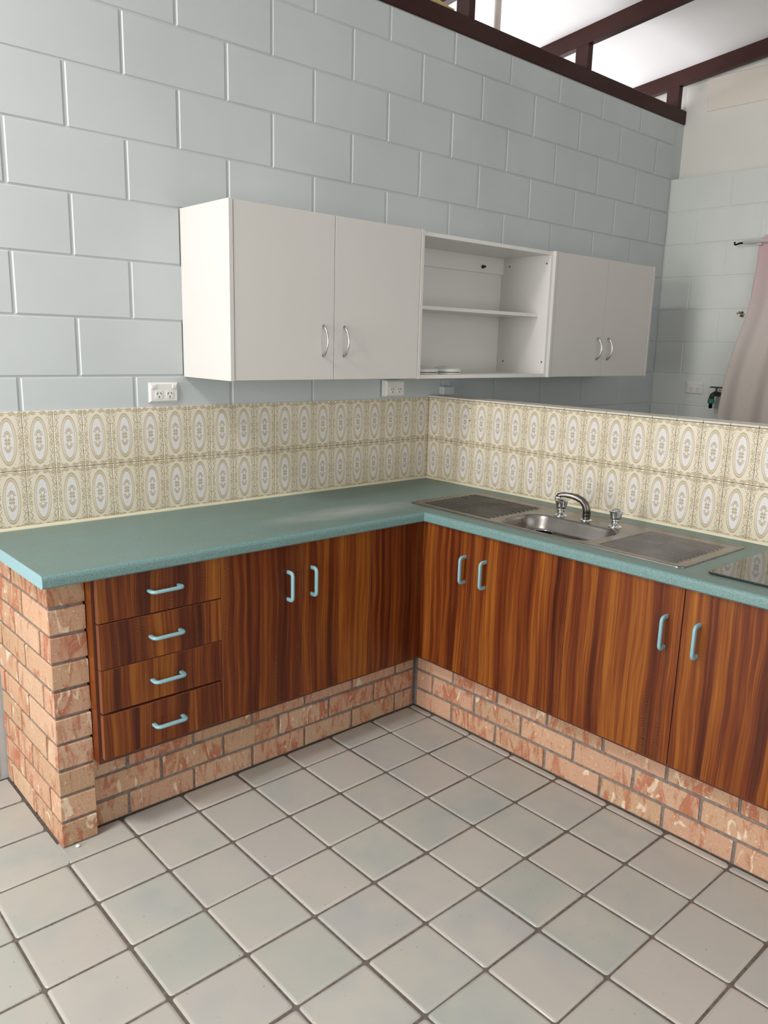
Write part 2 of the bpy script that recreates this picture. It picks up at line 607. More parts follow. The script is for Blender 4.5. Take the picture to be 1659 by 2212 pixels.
def _curtain():
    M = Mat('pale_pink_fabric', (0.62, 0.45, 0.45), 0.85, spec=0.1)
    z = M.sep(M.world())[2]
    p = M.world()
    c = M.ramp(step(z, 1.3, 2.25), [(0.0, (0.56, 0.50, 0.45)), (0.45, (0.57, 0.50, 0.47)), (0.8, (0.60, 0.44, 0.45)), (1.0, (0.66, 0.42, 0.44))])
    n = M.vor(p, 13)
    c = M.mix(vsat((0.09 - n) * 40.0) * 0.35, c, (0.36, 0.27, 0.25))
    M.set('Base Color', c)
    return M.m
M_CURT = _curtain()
M_CREAMP = Mat('cream_pvc', (0.62, 0.56, 0.50), 0.4).m
M_INS = paint('yellow_fibre_insulation', (0.50, 0.40, 0.17), 0.95, 0.2, 0.5)

# ================================================================== STRUCTURE
FX0, FX1, FY0, FY1 = -6.6, 2.3, -5.15, 0.0
# ---- wall_back : painted concrete blocks, tiles below
wb = structure(MB().box(FX0, 2.2, 0.0042, 0.19, 0.0, 2.947).build('wall_back', M_BLOCK))
def block_mesh(wd, h, cache={}):
    k = (round(wd, 4), round(h, 4))
    if k not in cache:
        c, e = 0.0035, 0.0
        x0, x1, z0, z1 = -wd / 2, wd / 2, -h / 2, h / 2
        yb = 0.006
        rnd = random.Random(int(wd * 1e4) + int(h * 1e4))
        v = [(x0 + c, 0, z0 + c), (x1 - c, 0, z0 + c), (x1 - c, 0, z1 - c), (x0 + c, 0, z1 - c),
             (x0, c, z0), (x1, c, z0), (x1, c, z1), (x0, c, z1),
             (x0, yb, z0), (x1, yb, z0), (x1, yb, z1), (x0, yb, z1)]
        f = [(0, 1, 2, 3)]
        for a, b in ((0, 4), (4, 8)):
            for i in range(4):
                j = (i + 1) % 4
                f.append((a + j, a + i, b + i, b + j))
        me = mesh('block', v, f)
        me.materials.append(M_BLOCK)
        cache[k] = me
    return cache[k]
Z0, XA = 1.4086, 0.0902
GV, GH = 0.0105, 0.0046          # vertical and horizontal joint widths
def block_row(k, x_from, x_to, parent, ztop=None):
    z0, z1 = Z0 + 0.2 * (k - 1), Z0 + 0.2 * k
    if ztop:
        z1 = min(z1, ztop)
    sh = XA + (0.2 if k % 2 else 0.0)
    m0 = math.floor((x_from - sh) / 0.4)
    x = sh + 0.4 * m0
    while x < x_to - 0.02:
        a, b = max(x, x_from), min(x + 0.4, x_to)
        if b - a > 0.03:
            jx = random.uniform(-.0015, .0015)
            o = link('block', block_mesh(b - a - GV, z1 - z0 - GH), None, parent,
                     ((a + b) / 2 + jx, random.uniform(-0.0006, 0.0006), (z0 + z1) / 2),
                     (random.uniform(-.002, .002), 0, random.uniform(-.0015, .0015)))
        x += 0.4
for k in range(0, 9):
    block_row(k, -2.95, 2.1, wb, 2.947)
for k in range(-1, -7, -1):
    block_row(k, -2.95, -2.06, wb)
block_row(-1, 0.13, 2.1, wb)
block_row(-2, 0.13, 2.1, wb)

# ---- wall_right (far wall), blocks up to 2.61 then a set-back panel
wr = structure(MB().box(2.1030, 2.30, -5.15, 0.006, 0.0, 2.6086).build('wall_right', M_RIGHTW))
upm = MB().box(2.2, 2.30, -5.15, 0.19, 2.6086, 4.0).build('upper_panel', M_UPPER, wr)
patch = MB().bev(2.1955, 2.2005, -0.85, -0.14, 3.00, 3.19, 0.002).build('bare_patch', paint('peach_filler_patch', (0.74, 0.675, 0.60), 0.7), wr)
def rblock(y0, y1, z0, z1):
    me = block_mesh(y0 - y1 - 0.0055, z1 - z0 - 0.0045).copy()
    me.materials.clear()
    me.materials.append(M_RIGHTW)
    link('block', me, None, wr, (2.1 + random.uniform(-.0006, .0006), (y0 + y1) / 2, (z0 + z1) / 2), (0, 0, -PI / 2))
for k in range(-5, 7):
    z0 = Z0 + 0.2 * (k - 1)
    y = 0.0
    first = 0.197 if k % 2 else 0.40
    ends = [first + 0.4 * i for i in range(6)]
    for e in ends:
        rblock(-y, -e, z0, z0 + 0.2)
        y = e

# ---- partition half wall
PW1 = 0.115
wp = structure(MB().box(0.007, PW1, -2.75, 0.0, 0.0, 1.296).build('wall_partition', M_WGROUT))
# ---- remaining shell
structure(MB().box(FX0 - .1, FX0, -5.15, -2.35, 0, 4.1).box(FX0 - .1, FX0, -0.25, 0.0, 0, 3.4).box(FX0 - .1, FX0, -2.35, -0.25, 2.72, 4.0)
          .build('wall_left', M_PLASTER))
structure(MB().box(FX0, -2.7, -5.25, -5.15, 0, 4.1).box(0.7, 2.3, -5.25, -5.15, 0, 4.1).box(-2.7, 0.7, -5.25, -5.15, 0, 0.28)
          .box(-2.7, 0.7, -5.25, -5.15, 2.65, 4.1).build('wall_front', M_PLASTER))
def ceil_z(y): return 3.242 - 0.112 * y
structure(MB().add([(FX0 - .1, -5.3, ceil_z(-5.3)), (2.32, -5.3, ceil_z(-5.3)), (2.32, 3.1, ceil_z(3.1)), (FX0 - .1, 3.1, ceil_z(3.1)),
                    (FX0 - .1, -5.3, ceil_z(-5.3) + .04), (2.32, -5.3, ceil_z(-5.3) + .04), (2.32, 3.1, ceil_z(3.1) + .04), (FX0 - .1, 3.1, ceil_z(3.1) + .04)],
                   [(0, 3, 2, 1), (4, 5, 6, 7), (0, 1, 5, 4), (1, 2, 6, 5), (2, 3, 7, 6), (3, 0, 4, 7)]).build('ceiling', M_CEIL))
sky = structure(MB().bev(-3.85, -2.85, -1.40, -1.33, 3.335, 3.40, .004).bev(-3.85, -2.85, -0.47, -0.40, 3.245, 3.31, .004).bev(-3.85, -3.78, -1.33, -0.47, 3.30, 3.36, .004)
                .bev(-2.92, -2.85, -1.33, -0.47, 3.30, 3.36, .004).build('added_skylight', M_PLASTER))  # unseen skylight frame added around the overhead lamp; ceiling above stays closed
MB().bev(-3.78, -2.92, -1.33, -0.47, 3.325, 3.335, .002).build('pane', Mat('added_skylight_sheet', (0.85, 0.86, 0.86), 0.4).m, sky)
# room behind the block wall
structure(MB().box(FX0, -1.3, 2.95, 3.05, 0, 3.2).box(3.1, 3.4, 2.95, 3.05, 0, 3.2).box(-1.3, 3.1, 2.95, 3.05, 0, 0.5).box(-1.3, 3.1, 2.95, 3.05, 2.5, 3.2)
          .build('wall_rear', M_PLASTER))
structure(MB().box(2.2, 2.3, 0.19, 3.05, 0, 3.4).build('wall_rear_side', M_PLASTER))
structure(MB().box(FX0 - .1, FX0, 0.0, 3.05, 0, 3.4).build('wall_rear_left', M_PLASTER))

# ---- floor with single tiles
fl = structure(MB().box(FX0, 2.3, -5.15, 3.0, -0.08, -0.0032).build('floor', M_GROUT))
PX, PY = 0.2168, 0.2153
GX0, GY0 = -1.836, -0.605
def ftile_mesh(wd, h, cl, cache={}):
    """pillow-edged tile; cl = (left, right, bottom, top) True where the edge is a factory edge"""
    k = (round(wd, 3), round(h, 3), cl)
    if k in cache:
        return cache[k]
    rings = []
    spec = [(0.0, -0.012), (0.0, -0.0052), (0.0014, -0.0026), (0.0045, -0.0008), (0.0105, 0.0)]
    for ins, z in spec:
        r = max(0.0085 - ins * 0.5, 0.003)
        r = min(r, wd * 0.3, h * 0.3)
        il, ir, ib, it = [ins if c else min(ins, 0.0012) for c in cl]
        x0, x1, y0, y1 = -wd / 2 + il, wd / 2 - ir, -h / 2 + ib, h / 2 - it
        if x1 - x0 < 2.2 * r or y1 - y0 < 2.2 * r:
            r = min(x1 - x0, y1 - y0) * 0.2
        ring = []
        for cx, cy, a0, cut in ((x1 - r, y1 - r, 0, cl[1] and cl[3]), (x0 + r, y1 - r, 90, cl[0] and cl[3]), (x0 + r, y0 + r, 180, cl[0] and cl[2]), (x1 - r, y0 + r, 270, cl[1] and cl[2])):
            for i in range(3):
                t = math.radians(a0 + 45 * i)
                ring.append((cx + r * math.cos(t), cy + r * math.sin(t), z))
        rings.append(ring)
    v = [p for rg in rings for p in rg]
    n = 12
    f = []
    for a in range(len(rings) - 1):
        for i in range(n):
            j = (i + 1) % n
            f.append((a * n + i, a * n + j, (a + 1) * n + j, (a + 1) * n + i))
    f.append(tuple((len(rings) - 1) * n + i for i in range(n)))
    me = mesh('tile', v, f, True)
    me.polygons[len(me.polygons) - 1].use_smooth = False
    me.materials.append(M_FTILE)
    cache[k] = me
    return me
GAP = 0.0044
def put_tile(x0, x1, y0, y1, cl=(True, True, True, True)):
    if x1 - x0 < 0.012 or y1 - y0 < 0.012:
        return
    link('tile', ftile_mesh(x1 - x0, y1 - y0, cl), None, fl,
         ((x0 + x1) / 2 + random.uniform(-.0012, .0012), (y0 + y1) / 2 + random.uniform(-.0012, .0012), random.uniform(-.0008, .0004)),
         (random.uniform(-.003, .003), random.uniform(-.003, .003), random.uniform(-.004, .004)))
PLY, PLX = -0.4835, -0.5035           # front of the brick plinths
g = GAP / 2
for i in range(-8, 9):
    x0, x1 = GX0 + PX * i, GX0 + PX * (i + 1)
    for j in range(-13, 4):
        y0, y1 = GY0 + PY * j, GY0 + PY * (j + 1)
        if x0 > -0.60 and x0 < -0.508:
            xe, cr_ = PLX - 0.002, False
        else:
            xe, cr_ = x1 - g, True
        if x0 >= -0.508 or y0 < -3.3:
            continue
        if x1 < -2.03:                           # left of the brick end wall
            if y1 > 0.02:
                y1c, ct = -0.004, False
            else:
                y1c, ct = y1 - g, True
            if y0 > -0.02:
                continue
            right = -2.0455 if (x1 > -2.1 and y0 > -0.61) else x1 - g
            put_tile(x0 + g, right, y0 + g, y1c, (True, right == x1 - g, True, ct))
        else:
            if y0 > -0.5:
                continue
            if y1 > -0.49:
                ye = PLY - 0.003 if x0 > -2.0 else -0.532
                put_tile(x0 + g, xe, y0 + g, PLY - 0.003, (True, cr_, True, False))
            else:
                put_tile(x0 + g, xe, y0 + g, y1 - g, (True, cr_, True, True))

# ---- printed wall tiles
TP, TH, TZ = 0.10055, 0.1993, 1.2961
def wtile_mesh():
    wd, h, c, th = TP - 0.0017, TH - 0.0019, 0.0008, 0.006
    x0, x1, z0, z1 = -wd / 2, wd / 2, -h / 2, h / 2
    v = [(x0 + c, 0, z0 + c), (x1 - c, 0, z0 + c), (x1 - c, 0, z1 - c), (x0 + c, 0, z1 - c),
         (x0, c, z0), (x1, c, z0), (x1, c, z1), (x0, c, z1), (x0, th, z0), (x1, th, z0), (x1, th, z1), (x0, th, z1)]
    f = [(0, 1, 2, 3)]
    for a, b in ((0, 4), (4, 8)):
        for i in range(4):
            j = (i + 1) % 4
            f.append((a + j, a + i, b + i, b + j))
    uv = [((p[0] - x0) / wd, (p[2] - z0) / h) for p in v]
    me = mesh('wall_tile', v, f, False, uv)
    me.materials.append(M_WTILE)
    return me
WT = wtile_mesh()
backing = MB().box(-2.42, 0.006, -0.0030, 0.004, 0.88, TZ - 0.002).build('tile_bed', M_WGROUT, wb)
for r_ in range(2):
    for i in range(24):
        link('wall_tile', WT, None, wb, (-TP * (i + 0.5) - 0.001, -0.0055 + random.uniform(-.0005, .0005), TZ - TH * (r_ + 0.5)), (random.uniform(-.002, .002), 0, random.uniform(-.002, .002)))
    for i in range(27):
        link('wall_tile', WT, None, wp, (0.0005 + random.uniform(-.0005, .0005), -TP * (i + 0.5) + 0.0015, TZ - TH * (r_ + 0.5)), (0, random.uniform(-.002, .002), -PI / 2 + random.uniform(-.003, .003)))
cap = MB().bev(0, PW1 + 0.004, -TP / 2 + .0008, TP / 2 - .0008, 0, 0.0075, 0.0022).me('cap_tile')
cap.materials.append(M_CAP)
for i in range(27):
    link('cap_tile', cap, None, wp, (-0.002 + random.uniform(-.0006, .0006), -TP * (i + 0.5) + 0.0005, TZ + 0.0010), (random.uniform(-.003, .003), 0, 0))
# small screw holes in the tiles
for z in (1.262, 1.205):
    MB().lathe([(0.0028, 0), (0.0028, 0.0012)], n=8).build('screw_hole', M_BLACK, wp, (0.0003, -0.278, z), (0, -PI / 2, 0))
# sealant beads along the worktop
def bead(name, p0, p1, nrm):
    P0, P1, N_ = Vector(p0), Vector(p1), Vector(nrm)
    n = 40
    mb = MB()
    vs, fs = [], []
    for i in range(n + 1):
        p = P0.lerp(P1, i / n)
        a = 0.008 + random.uniform(-.0012, .0018)
        vs += [p + Vector((0, 0, -0.003)), p + N_ * a + Vector((0, 0, -0.003)), p + N_ * a * .8 + Vector((0, 0, 0.0015)), p + N_ * 0.002 + Vector((0, 0, a * 1.1)), p + Vector((0, 0, a * 1.15))]
    for i in range(n):
        for j in range(4):
            fs.append((i * 5 + j, i * 5 + j + 1, i * 5 + 5 + j + 1, i * 5 + 5 + j))
    mb.add(vs, fs)
    return structure(mb.build(name, M_SEAL, smooth=True))
BZ = 0.897
bead('trim_1', (-2.07, -0.0050, BZ), (-0.006, -0.0050, BZ), (0, -1, 0))
bead('trim_2', (-0.0005, -0.006, BZ), (-0.0005, -2.7, BZ), (-1, 0, 0))

# ================================================================== BRICKWORK
def brick_mesh(lx, ly, lz, var, cache={}):
    k = (round(lx, 3), round(ly, 3), round(lz, 3), var)
    if k in cache:
        return cache[k]
    b = 0.0022
    bm = bmesh.new()
    bmesh.ops.create_cube(bm, size=1)
    for v in bm.verts:
        v.co = Vector((v.co.x * lx, v.co.y * ly, v.co.z * lz))
    bmesh.ops.bevel(bm, geom=bm.edges[:], offset=b, segments=1, affect='EDGES')
    rnd = random.Random(var * 91 + int(lx * 1000) + int(ly * 777))
    for v in bm.verts:
        v.co += Vector((rnd.uniform(-1, 1), rnd.uniform(-1, 1), rnd.uniform(-1, 1))) * 0.0011
    me = bpy.data.meshes.new('brick')
    bm.to_mesh(me)
    bm.free()
    me.materials.append(M_BRICK)
    cache[k] = me
    return me
def brick(parent, x0, x1, y0, y1, z0, z1):
    link('brick', brick_mesh(x1 - x0, y1 - y0, z1 - z0, random.randint(0, 2)), None, parent,
         ((x0 + x1) / 2, (y0 + y1) / 2, (z0 + z1) / 2), (random.uniform(-.004, .004), random.uniform(-.004, .004), random.uniform(-.004, .004)))
CZ = lambda k: (0.005 + 0.086 * k, 0.005 + 0.086 * k + 0.0755)
# end wall of the run
pier = tag(empty('brick_pier', (-1.985, -0.26, 0)), 'pale pink brick end wall carrying the left end of the worktop', 'brick wall')
def pbx(x0, x1, y0, y1, z0, z1): brick(pier, x0 + 1.985, x1 + 1.985, y0 + 0.26, y1 + 0.26, z0, z1)
MB().box(-2.035 + 1.985, -1.935 + 1.985, -0.519 + .26, -0.002 + .26, 0.0, 0.856).build('mortar', M_MORTAR, pier)
for k in range(10):
    z0, z1 = CZ(k)
    if k == 9:
        z1 = 0.856
    if k % 2 == 0:
        js = [-0.525, -0.290, -0.052, -0.003]
    else:
        js = [-0.525, -0.438, -0.202, -0.003]
    for a, b in zip(js[:-1], js[1:]):
        pbx(-2.040, -1.930, a + (0.005 if a > -0.52 else 0), b - (0.005 if b < -0.01 else 0), z0, z1)
# plinth under the cabinets along the block wall
pa = tag(empty('brick_plinth', (-1.2, -0.43, 0)), 'low brown brick plinth under the drawers and doors along the block wall', 'plinth', 'low brick plinths')
MB().box(-1.926 + 1.2, -0.392 + 1.2, -0.477 + .43, -0.380 + .43, 0, 0.256).build('mortar', M_MORTAR, pa)
for k in range(3):
    z0, z1 = CZ(k)
    j0 = -0.618 if k % 2 == 0 else -0.738
    js = [-0.508]
    x = j0
    while x > -1.92:
        js.append(x)
        x -= 0.2375
    js.append(-1.927)
    for b, a in zip(js[:-1], js[1:]):
        if b - a > 0.03:
            brick(pa, a + .005 + 1.2, b - .005 + 1.2, -0.482 + .43, -0.375 + .43, z0, z1)
pb = tag(empty('brick_plinth', (-0.445, -1.5, 0)), 'low pink brick plinth under the cabinets below the sink', 'plinth', 'low brick plinths')
MB().box(-0.497 + .445, -0.40 + .445, -2.70 + 1.5, -0.479 + 1.5, 0, 0.256).build('mortar', M_MORTAR, pb)
for k in range(3):
    z0, z1 = CZ(k)
    j0 = -0.705 if k % 2 == 0 else -0.588
    js = [-0.492]
    y = j0
    while y > -2.68:
        js.append(y)
        y -= 0.2388
    js.append(-2.70)
    for b, a in zip(js[:-1], js[1:]):
        if b - a > 0.03:
            brick(pb, -0.502 + .445, -0.395 + .445, a + .005 + 1.5, b - .005 + 1.5, z0, z1)

# ================================================================== BASE CABINETS
# local frame of a cabinet: x along the front, -y out of the front, z up
FR = 0.583                          # distance of the door fronts from the wall
ZB, ZT = 0.2775, 0.8565
def handle_mesh(cache={}):
    if 'h' in cache:
        return cache['h']
    L, st, r = 0.0495, 0.030, 0.012
    path = [(0, 0, -L), (0, -st + r, -L)]
    for i in range(1, 5):
        t = PI / 2 * i / 4
        path.append((0, -st + r - r * math.sin(t), -L + r - r * math.cos(t)))
    path += [(0, -st, 0)]
    path += [(p[0], p[1], -p[2]) for p in reversed(path[:-1])]
    mb = MB().sweep(path, rrect(0.0140, 0.0098, 0.0034, 2), upv=(1, 0, 0))
    # sweep with x as the up vector: section axes swap
    me = mb.me('handle')
    for p in me.polygons:
        p.use_smooth = True
    try:
        me.set_sharp_from_angle(angle=math.radians(50))
    except Exception:
        pass
    me.materials.append(M_TEAL)
    cache['h'] = me
    return me
def front(name, parent, x0, x1, z0, z1, yf, th=0.0175):
    """a laminated panel with edge strips: two material slots"""
    wd, h = x1 - x0, z1 - z0
    mb = MB()
    b = 0.0008
    mb.v += [(b, 0, b), (wd - b, 0, b), (wd - b, 0, h - b), (b, 0, h - b), (0, b, 0), (wd, b, 0), (wd, b, h), (0, b, h), (0, th, 0), (wd, th, 0), (wd, th, h), (0, th, h)]
    mb.f.append((0, 1, 2, 3))
    for a, c in ((0, 4), (4, 8)):
        for i in range(4):
            j = (i + 1) % 4
            mb.f.append((a + j, a + i, c + i, c + j))
    mb.f.append((11, 10, 9, 8))
    me = mesh(name, mb.v, mb.f)
    me.materials.append(M_WOOD)
    me.materials.append(M_EDGE)
    for i, p in enumerate(me.polygons):
        p.material_index = 1 if 1 <= i <= 8 else 0
    return link(name, me, None, parent, (x0, yf, z0))
def carcass(parent, x0, x1, depth0, depth1, z0, z1):
    t = 0.016
    mb = MB()
    mb.box(x0, x0 + t, depth1, depth0, z0, z1).box(x1 - t, x1, depth1, depth0, z0, z1)
    mb.box(x0 + t, x1 - t, depth1, depth0, z0, z0 + t).box(x0 + t, x1 - t, depth0 - .004, depth0, z0 + t, z1)
    mb.box(x0 + t, x1 - t, depth1, depth1 + .05, z1 - t, z1)
    return mb.build('body', M_CARC, parent)
def hdl(door, lx, lz, horizontal=False):
    o = link('handle', handle_mesh(), None, door, (lx, 0.0, lz), (0, PI / 2, 0) if horizontal else (0, 0, 0))
    return o
BODYF = -FR + 0.0185
# drawer unit
c1 = tag(empty('drawer_cabinet', (-1.718, 0, 0)), 'brown wood-look base cabinet with four drawers beside the brick end wall', 'cabinet', 'wood-look base cabinets')
X = lambda x: x + 1.718
carcass(c1, X(-1.926), X(-1.5095), -0.03, BODYF, 0.262, 0.856)
MB().box(X(-1.9285), X(-1.9265), BODYF - 0.0, -0.49, 0.262, 0.856).build('side_panel', M_WOOD, c1)
for a, b in ((0.7185, ZT), (0.5720, 0.7145), (0.4330, 0.5695), (0.2810, 0.4245)):
    d = front('drawer', c1, X(-1.9185), X(-1.5095), a, b, -FR)
    d['label'] = 'wood-look drawer front with a teal handle'
    hdl(d, 0.2115, {0.7185: 0.792, 0.5720: 0.644, 0.4330: 0.5, 0.2810: 0.349}[a] - a, True)
# two-door unit
c2 = tag(empty('base_cabinet', (-1.183, 0, 0)), 'brown wood-look base cabinet with two teal-handled doors between drawers and corner', 'cabinet', 'wood-look base cabinets')
X = lambda x: x + 1.183
carcass(c2, X(-1.5085), X(-0.8615), -0.03, BODYF, 0.262, 0.856)
d = front('door', c2, X(-1.5080), X(-1.1845), ZB + .003, ZT, -FR)
hdl(d, 1.508 - 1.2440, 0.711 - ZB - .003)
d = front('door', c2, X(-1.1825), X(-0.8625), ZB, ZT, -FR)
hdl(d, 1.1825 - 1.1415, 0.711 - ZB)
# corner unit: L-shaped, one fixed panel and one door
c3 = tag(empty('corner_cabinet', (-0.3, -0.3, 0)), 'brown wood-look corner base cabinet with one plain panel and one door', 'cabinet', 'wood-look base cabinets')
mb = MB()
mb.box(-0.861 + .3, -0.845 + .3, BODYF + .3, -0.03 + .3, 0.262, 0.856).box(-0.845 + .3, -0.03 + .3, BODYF + .3, -0.03 + .3, 0.262, 0.278)
mb.box(-0.845 + .3, -0.03 + .3, -0.034 + .3, -0.03 + .3, 0.278, 0.8)
mb.box(BODYF + .3, -0.03 + .3, -0.856 + .3, -0.840 + .3, 0.262, 0.80).box(BODYF + .3, -0.03 + .3, -0.840 + .3, BODYF + .3, 0.262, 0.278)
mb.build('body', M_CARC, c3)
front('panel', c3, -0.8605 + .3, -FR - 0.0015 + .3, ZB, ZT, -FR + .3)
RB = (0, 0, -PI / 2)
# panels facing -x hang on a turned sub-frame: door object itself is turned
def front_b(name, parent, y0, y1, z0, z1, ox, oy):
    """front facing -x from world y0 (far) to y1 (near)"""
    o = front(name, parent, 0, y0 - y1, z0, z1, 0)
    o.location = (-FR - ox, y0 - oy, z0)
    o.rotation_euler = RB
    return o
d = front_b('door', c3, -FR + 0.0165, -0.8550, ZB, ZT, -0.3, -0.3)
hdl(d, 0.8150 - FR + 0.0165, 0.709 - ZB)
c4 = tag(empty('base_cabinet', (-0.3, -1.068, 0)), 'single-door brown wood-look base cabinet under the sink bowl', 'cabinet', 'wood-look base cabinets')
mb = MB()
for yy in (-0.8575, -1.264):
    mb.box(BODYF + .3, -0.03 + .3, yy - .0155 + 1.068, yy + 1.068, 0.262, 0.80)
mb.box(BODYF + .3, -0.03 + .3, -1.264 + 1.068, -0.873 + 1.068, 0.262, 0.278).build('body', M_CARC, c4)
d = front_b('door', c4, -0.8575, -1.2795, ZB, ZT, -0.3, -1.068)
hdl(d, 0.9165 - 0.8575, 0.711 - ZB)
c5 = tag(empty('base_cabinet', (-0.3, -1.7, 0)), 'two-door brown wood-look base cabinet below the glass cooktop', 'cabinet', 'wood-look base cabinets')
mb = MB()
for yy in (-1.2815, -2.096):
    mb.box(BODYF + .3, -0.03 + .3, yy - .0155 + 1.7, yy + 1.7, 0.262, 0.80)
mb.box(BODYF + .3, -0.03 + .3, -2.096 + 1.7, -1.297 + 1.7, 0.262, 0.278).build('body', M_CARC, c5)
d = front_b('door', c5, -1.2815, -1.6935, ZB, ZT, -0.3, -1.7)
hdl(d, 1.6460 - 1.2815, 0.7055 - ZB)
d = front_b('door', c5, -1.6970, -2.1105, ZB, ZT, -0.3, -1.7)
hdl(d, 1.7510 - 1.6970, 0.7075 - ZB)
c6 = tag(empty('base_cabinet', (-0.3, -2.4, 0)), 'brown wood-look base cabinet past the cooktop at the right end', 'cabinet', 'wood-look base cabinets')
mb = MB()
for yy in (-2.1125, -2.68):
    mb.box(BODYF + .3, -0.03 + .3, yy - .0155 + 2.4, yy + 2.4, 0.262, 0.856)
mb.box(BODYF + .3, -0.03 + .3, -2.68 + 2.4, -2.128 + 2.4, 0.262, 0.278).build('body', M_CARC, c6)
front_b('door', c6, -2.1130, -2.6960, ZB, ZT, -0.3, -2.4)

# ---- worktop
def bull(front_y, back_y, z0, z1):
    r = 0.0150
    pts = [(back_y, z0), (front_y + 0.006, z0), (front_y, z0 + 0.005), (front_y, z1 - r)]
    for i in range(1, 7):
        t = PI / 2 * i / 6
        pts.append((front_y + r - r * math.cos(t), z1 - r + r * math.sin(t)))
    pts.append((back_y, z1))
    return pts
WF = -0.603
wz0 = 0.8585
mb = MB()
def extr(pts, axis, a, b):
    n = len(pts)
    if axis == 'x':
        v = [(a, p[0], p[1]) for p in pts] + [(b, p[0], p[1]) for p in pts]
    else:
        v = [(p[0], a, p[1]) for p in pts] + [(p[0], b, p[1]) for p in pts]
    f = [tuple(range(n)), tuple(reversed(range(n, 2 * n)))]
    for i in range(n):
        j = (i + 1) % n
        f.append((i, i + n, j + n, j))
    mb.add(v, f)
extr(bull(WF, -0.002, wz0, BZ), 'x', -2.072, -0.002)
extr(bull(WF, -0.515, wz0, BZ), 'y', -0.588, -2.70)
mb.box(-0.515, -0.002, -0.86, -0.588, wz0, BZ)
mb.box(-0.515, -0.002, -2.70, -1.31, wz0, BZ)
mb.box(-0.235, -0.002, -1.31, -0.86, wz0, BZ)
wt = mb.build('worktop', M_BENCH)
autosmooth(wt, 35)
es = MB()
pr = bull(WF, -0.002, wz0, BZ)
n_ = len(pr)
es.add([(-2.0738, p[0], p[1]) for p in pr] + [(-2.0722, p[0], p[1]) for p in pr], [tuple(range(n_)), tuple(reversed(range(n_, 2 * n_)))] + [(i, i + n_, (i + 1) % n_ + n_, (i + 1) % n_) for i in range(n_)])
es.build('edge_strip', Mat('lit_teal_edge_strip', (0.27, 0.44, 0.47), 0.4).m, wt)['label'] = 'blue-green end strip with window light put into its colour'  # end strip coloured paler than the worktop to carry the window light
tag(wt, 'L-shaped grey-green laminate worktop with rounded front edge', 'worktop')

# ---- sink
def sink():
    root = tag(empty('sink', (-0.31, -1.042, BZ), (0, 0, math.radians(-0.6))), 'stainless steel sink with two ribbed drainers set in the worktop', 'sink')
    Lh, Wh = 0.612, 0.216
    nx, ny = 130, 300                 # x across (width), y along (length)
    bx0, bx1, by0, by1 = -0.188, 0.062, -0.238, 0.172
    bcx, bcy, bhx, bhy, br = (bx0 + bx1) / 2, (by0 + by1) / 2, (bx1 - bx0) / 2, (by1 - by0) / 2, 0.075
    def sst(x, a, b):
        t = min(1, max(0, (x - a) / (b - a)))
        return t * t * (3 - 2 * t)
    dx0, dy0 = -0.004, 0.080            # drain, local
    def hgt(x, y):
        e = min(Wh - abs(x), Lh - abs(y))
        z = 0.0030 + 0.0020 * sst(e, -0.001, 0.004) - 0.0022 * sst(e, 0.008, 0.016)
        # drainers
        for s in (1, -1):
            lo, hi = (0.200, 0.578) if s > 0 else (-0.578, -0.278)
            if lo - .02 < y < hi + .02 and -0.20 < x < 0.175:
                m_ = sst(y, lo, lo + .018) * (1 - sst(y, hi - .018, hi)) * sst(x, -0.186, -0.172) * (1 - sst(x, 0.150, 0.164))
                z += m_ * (0.0004 + 0.0046 * max(-0.5, math.sin((x + 0.19) * 2 * PI / 0.0265)))
        # bowl
        qx, qy = abs(x - bcx) - (bhx - br), abs(y - bcy) - (bhy - br)
        sd = math.hypot(max(qx, 0), max(qy, 0)) + min(max(qx, qy), 0) - br
        dep = 0.056
        z -= dep * sst(-sd, -0.004, 0.022)
        dd = math.hypot(x - dx0, y - dy0)
        z -= 0.012 * (1 - sst(dd, 0.040, 0.047))
        return z
    vs = []
    for j in range(ny + 1):
        y = -Lh + 2 * Lh * j / ny
        for i in range(nx + 1):
            x = -Wh + 2 * Wh * i / nx
            # rounded outer corners
            cx_, cy_ = abs(x), abs(y)
            rr = 0.022
            px, py = x, y
            if cx_ > Wh - rr and cy_ > Lh - rr:
                ax, ay = cx_ - (Wh - rr), cy_ - (Lh - rr)
                mx = max(ax, ay)
                l = math.hypot(ax, ay)
                if l > 0:
                    k = mx / l
                    px = math.copysign(Wh - rr + ax * k, x)
                    py = math.copysign(Lh - rr + ay * k, y)
            vs.append((px, py, hgt(x, y)))
    fs = []
    for j in range(ny):
        for i in range(nx):
            a = j * (nx + 1) + i
            fs.append((a, a + 1, a + nx + 2, a + nx + 1))
    # skirt down to the worktop
    loop = [i for i in range(nx + 1)] + [j * (nx + 1) + nx for j in range(1, ny + 1)] + [ny * (nx + 1) + i for i in range(nx - 1, -1, -1)] + [j * (nx + 1) for j in range(ny - 1, 0, -1)]
    base = len(vs)
    for a in loop:
        vs.append((vs[a][0], vs[a][1], 0.0))
    n = len(loop)
    for k in range(n):
        fs.append((loop[k], base + k, base + (k + 1) % n, loop[(k + 1) % n]))
    link('basin', mesh('basin', vs, fs, True), M_STEEL, root)
    dr = MB().lathe([(0.0445, -0.0600), (0.0462, -0.0590), (0.0462, -0.0512), (0.0452, -0.0506), (0.0442, -0.0530)], dx0, dy0, 32, cap=False).build('drain_ring', M_CHROME, root, smooth=True)
    MB().lathe([(0.0442, -0.0660), (0.0442, -0.0535)], dx0, dy0, 24).build('drain_hole', M_BLACK, root)
    return root
sink()
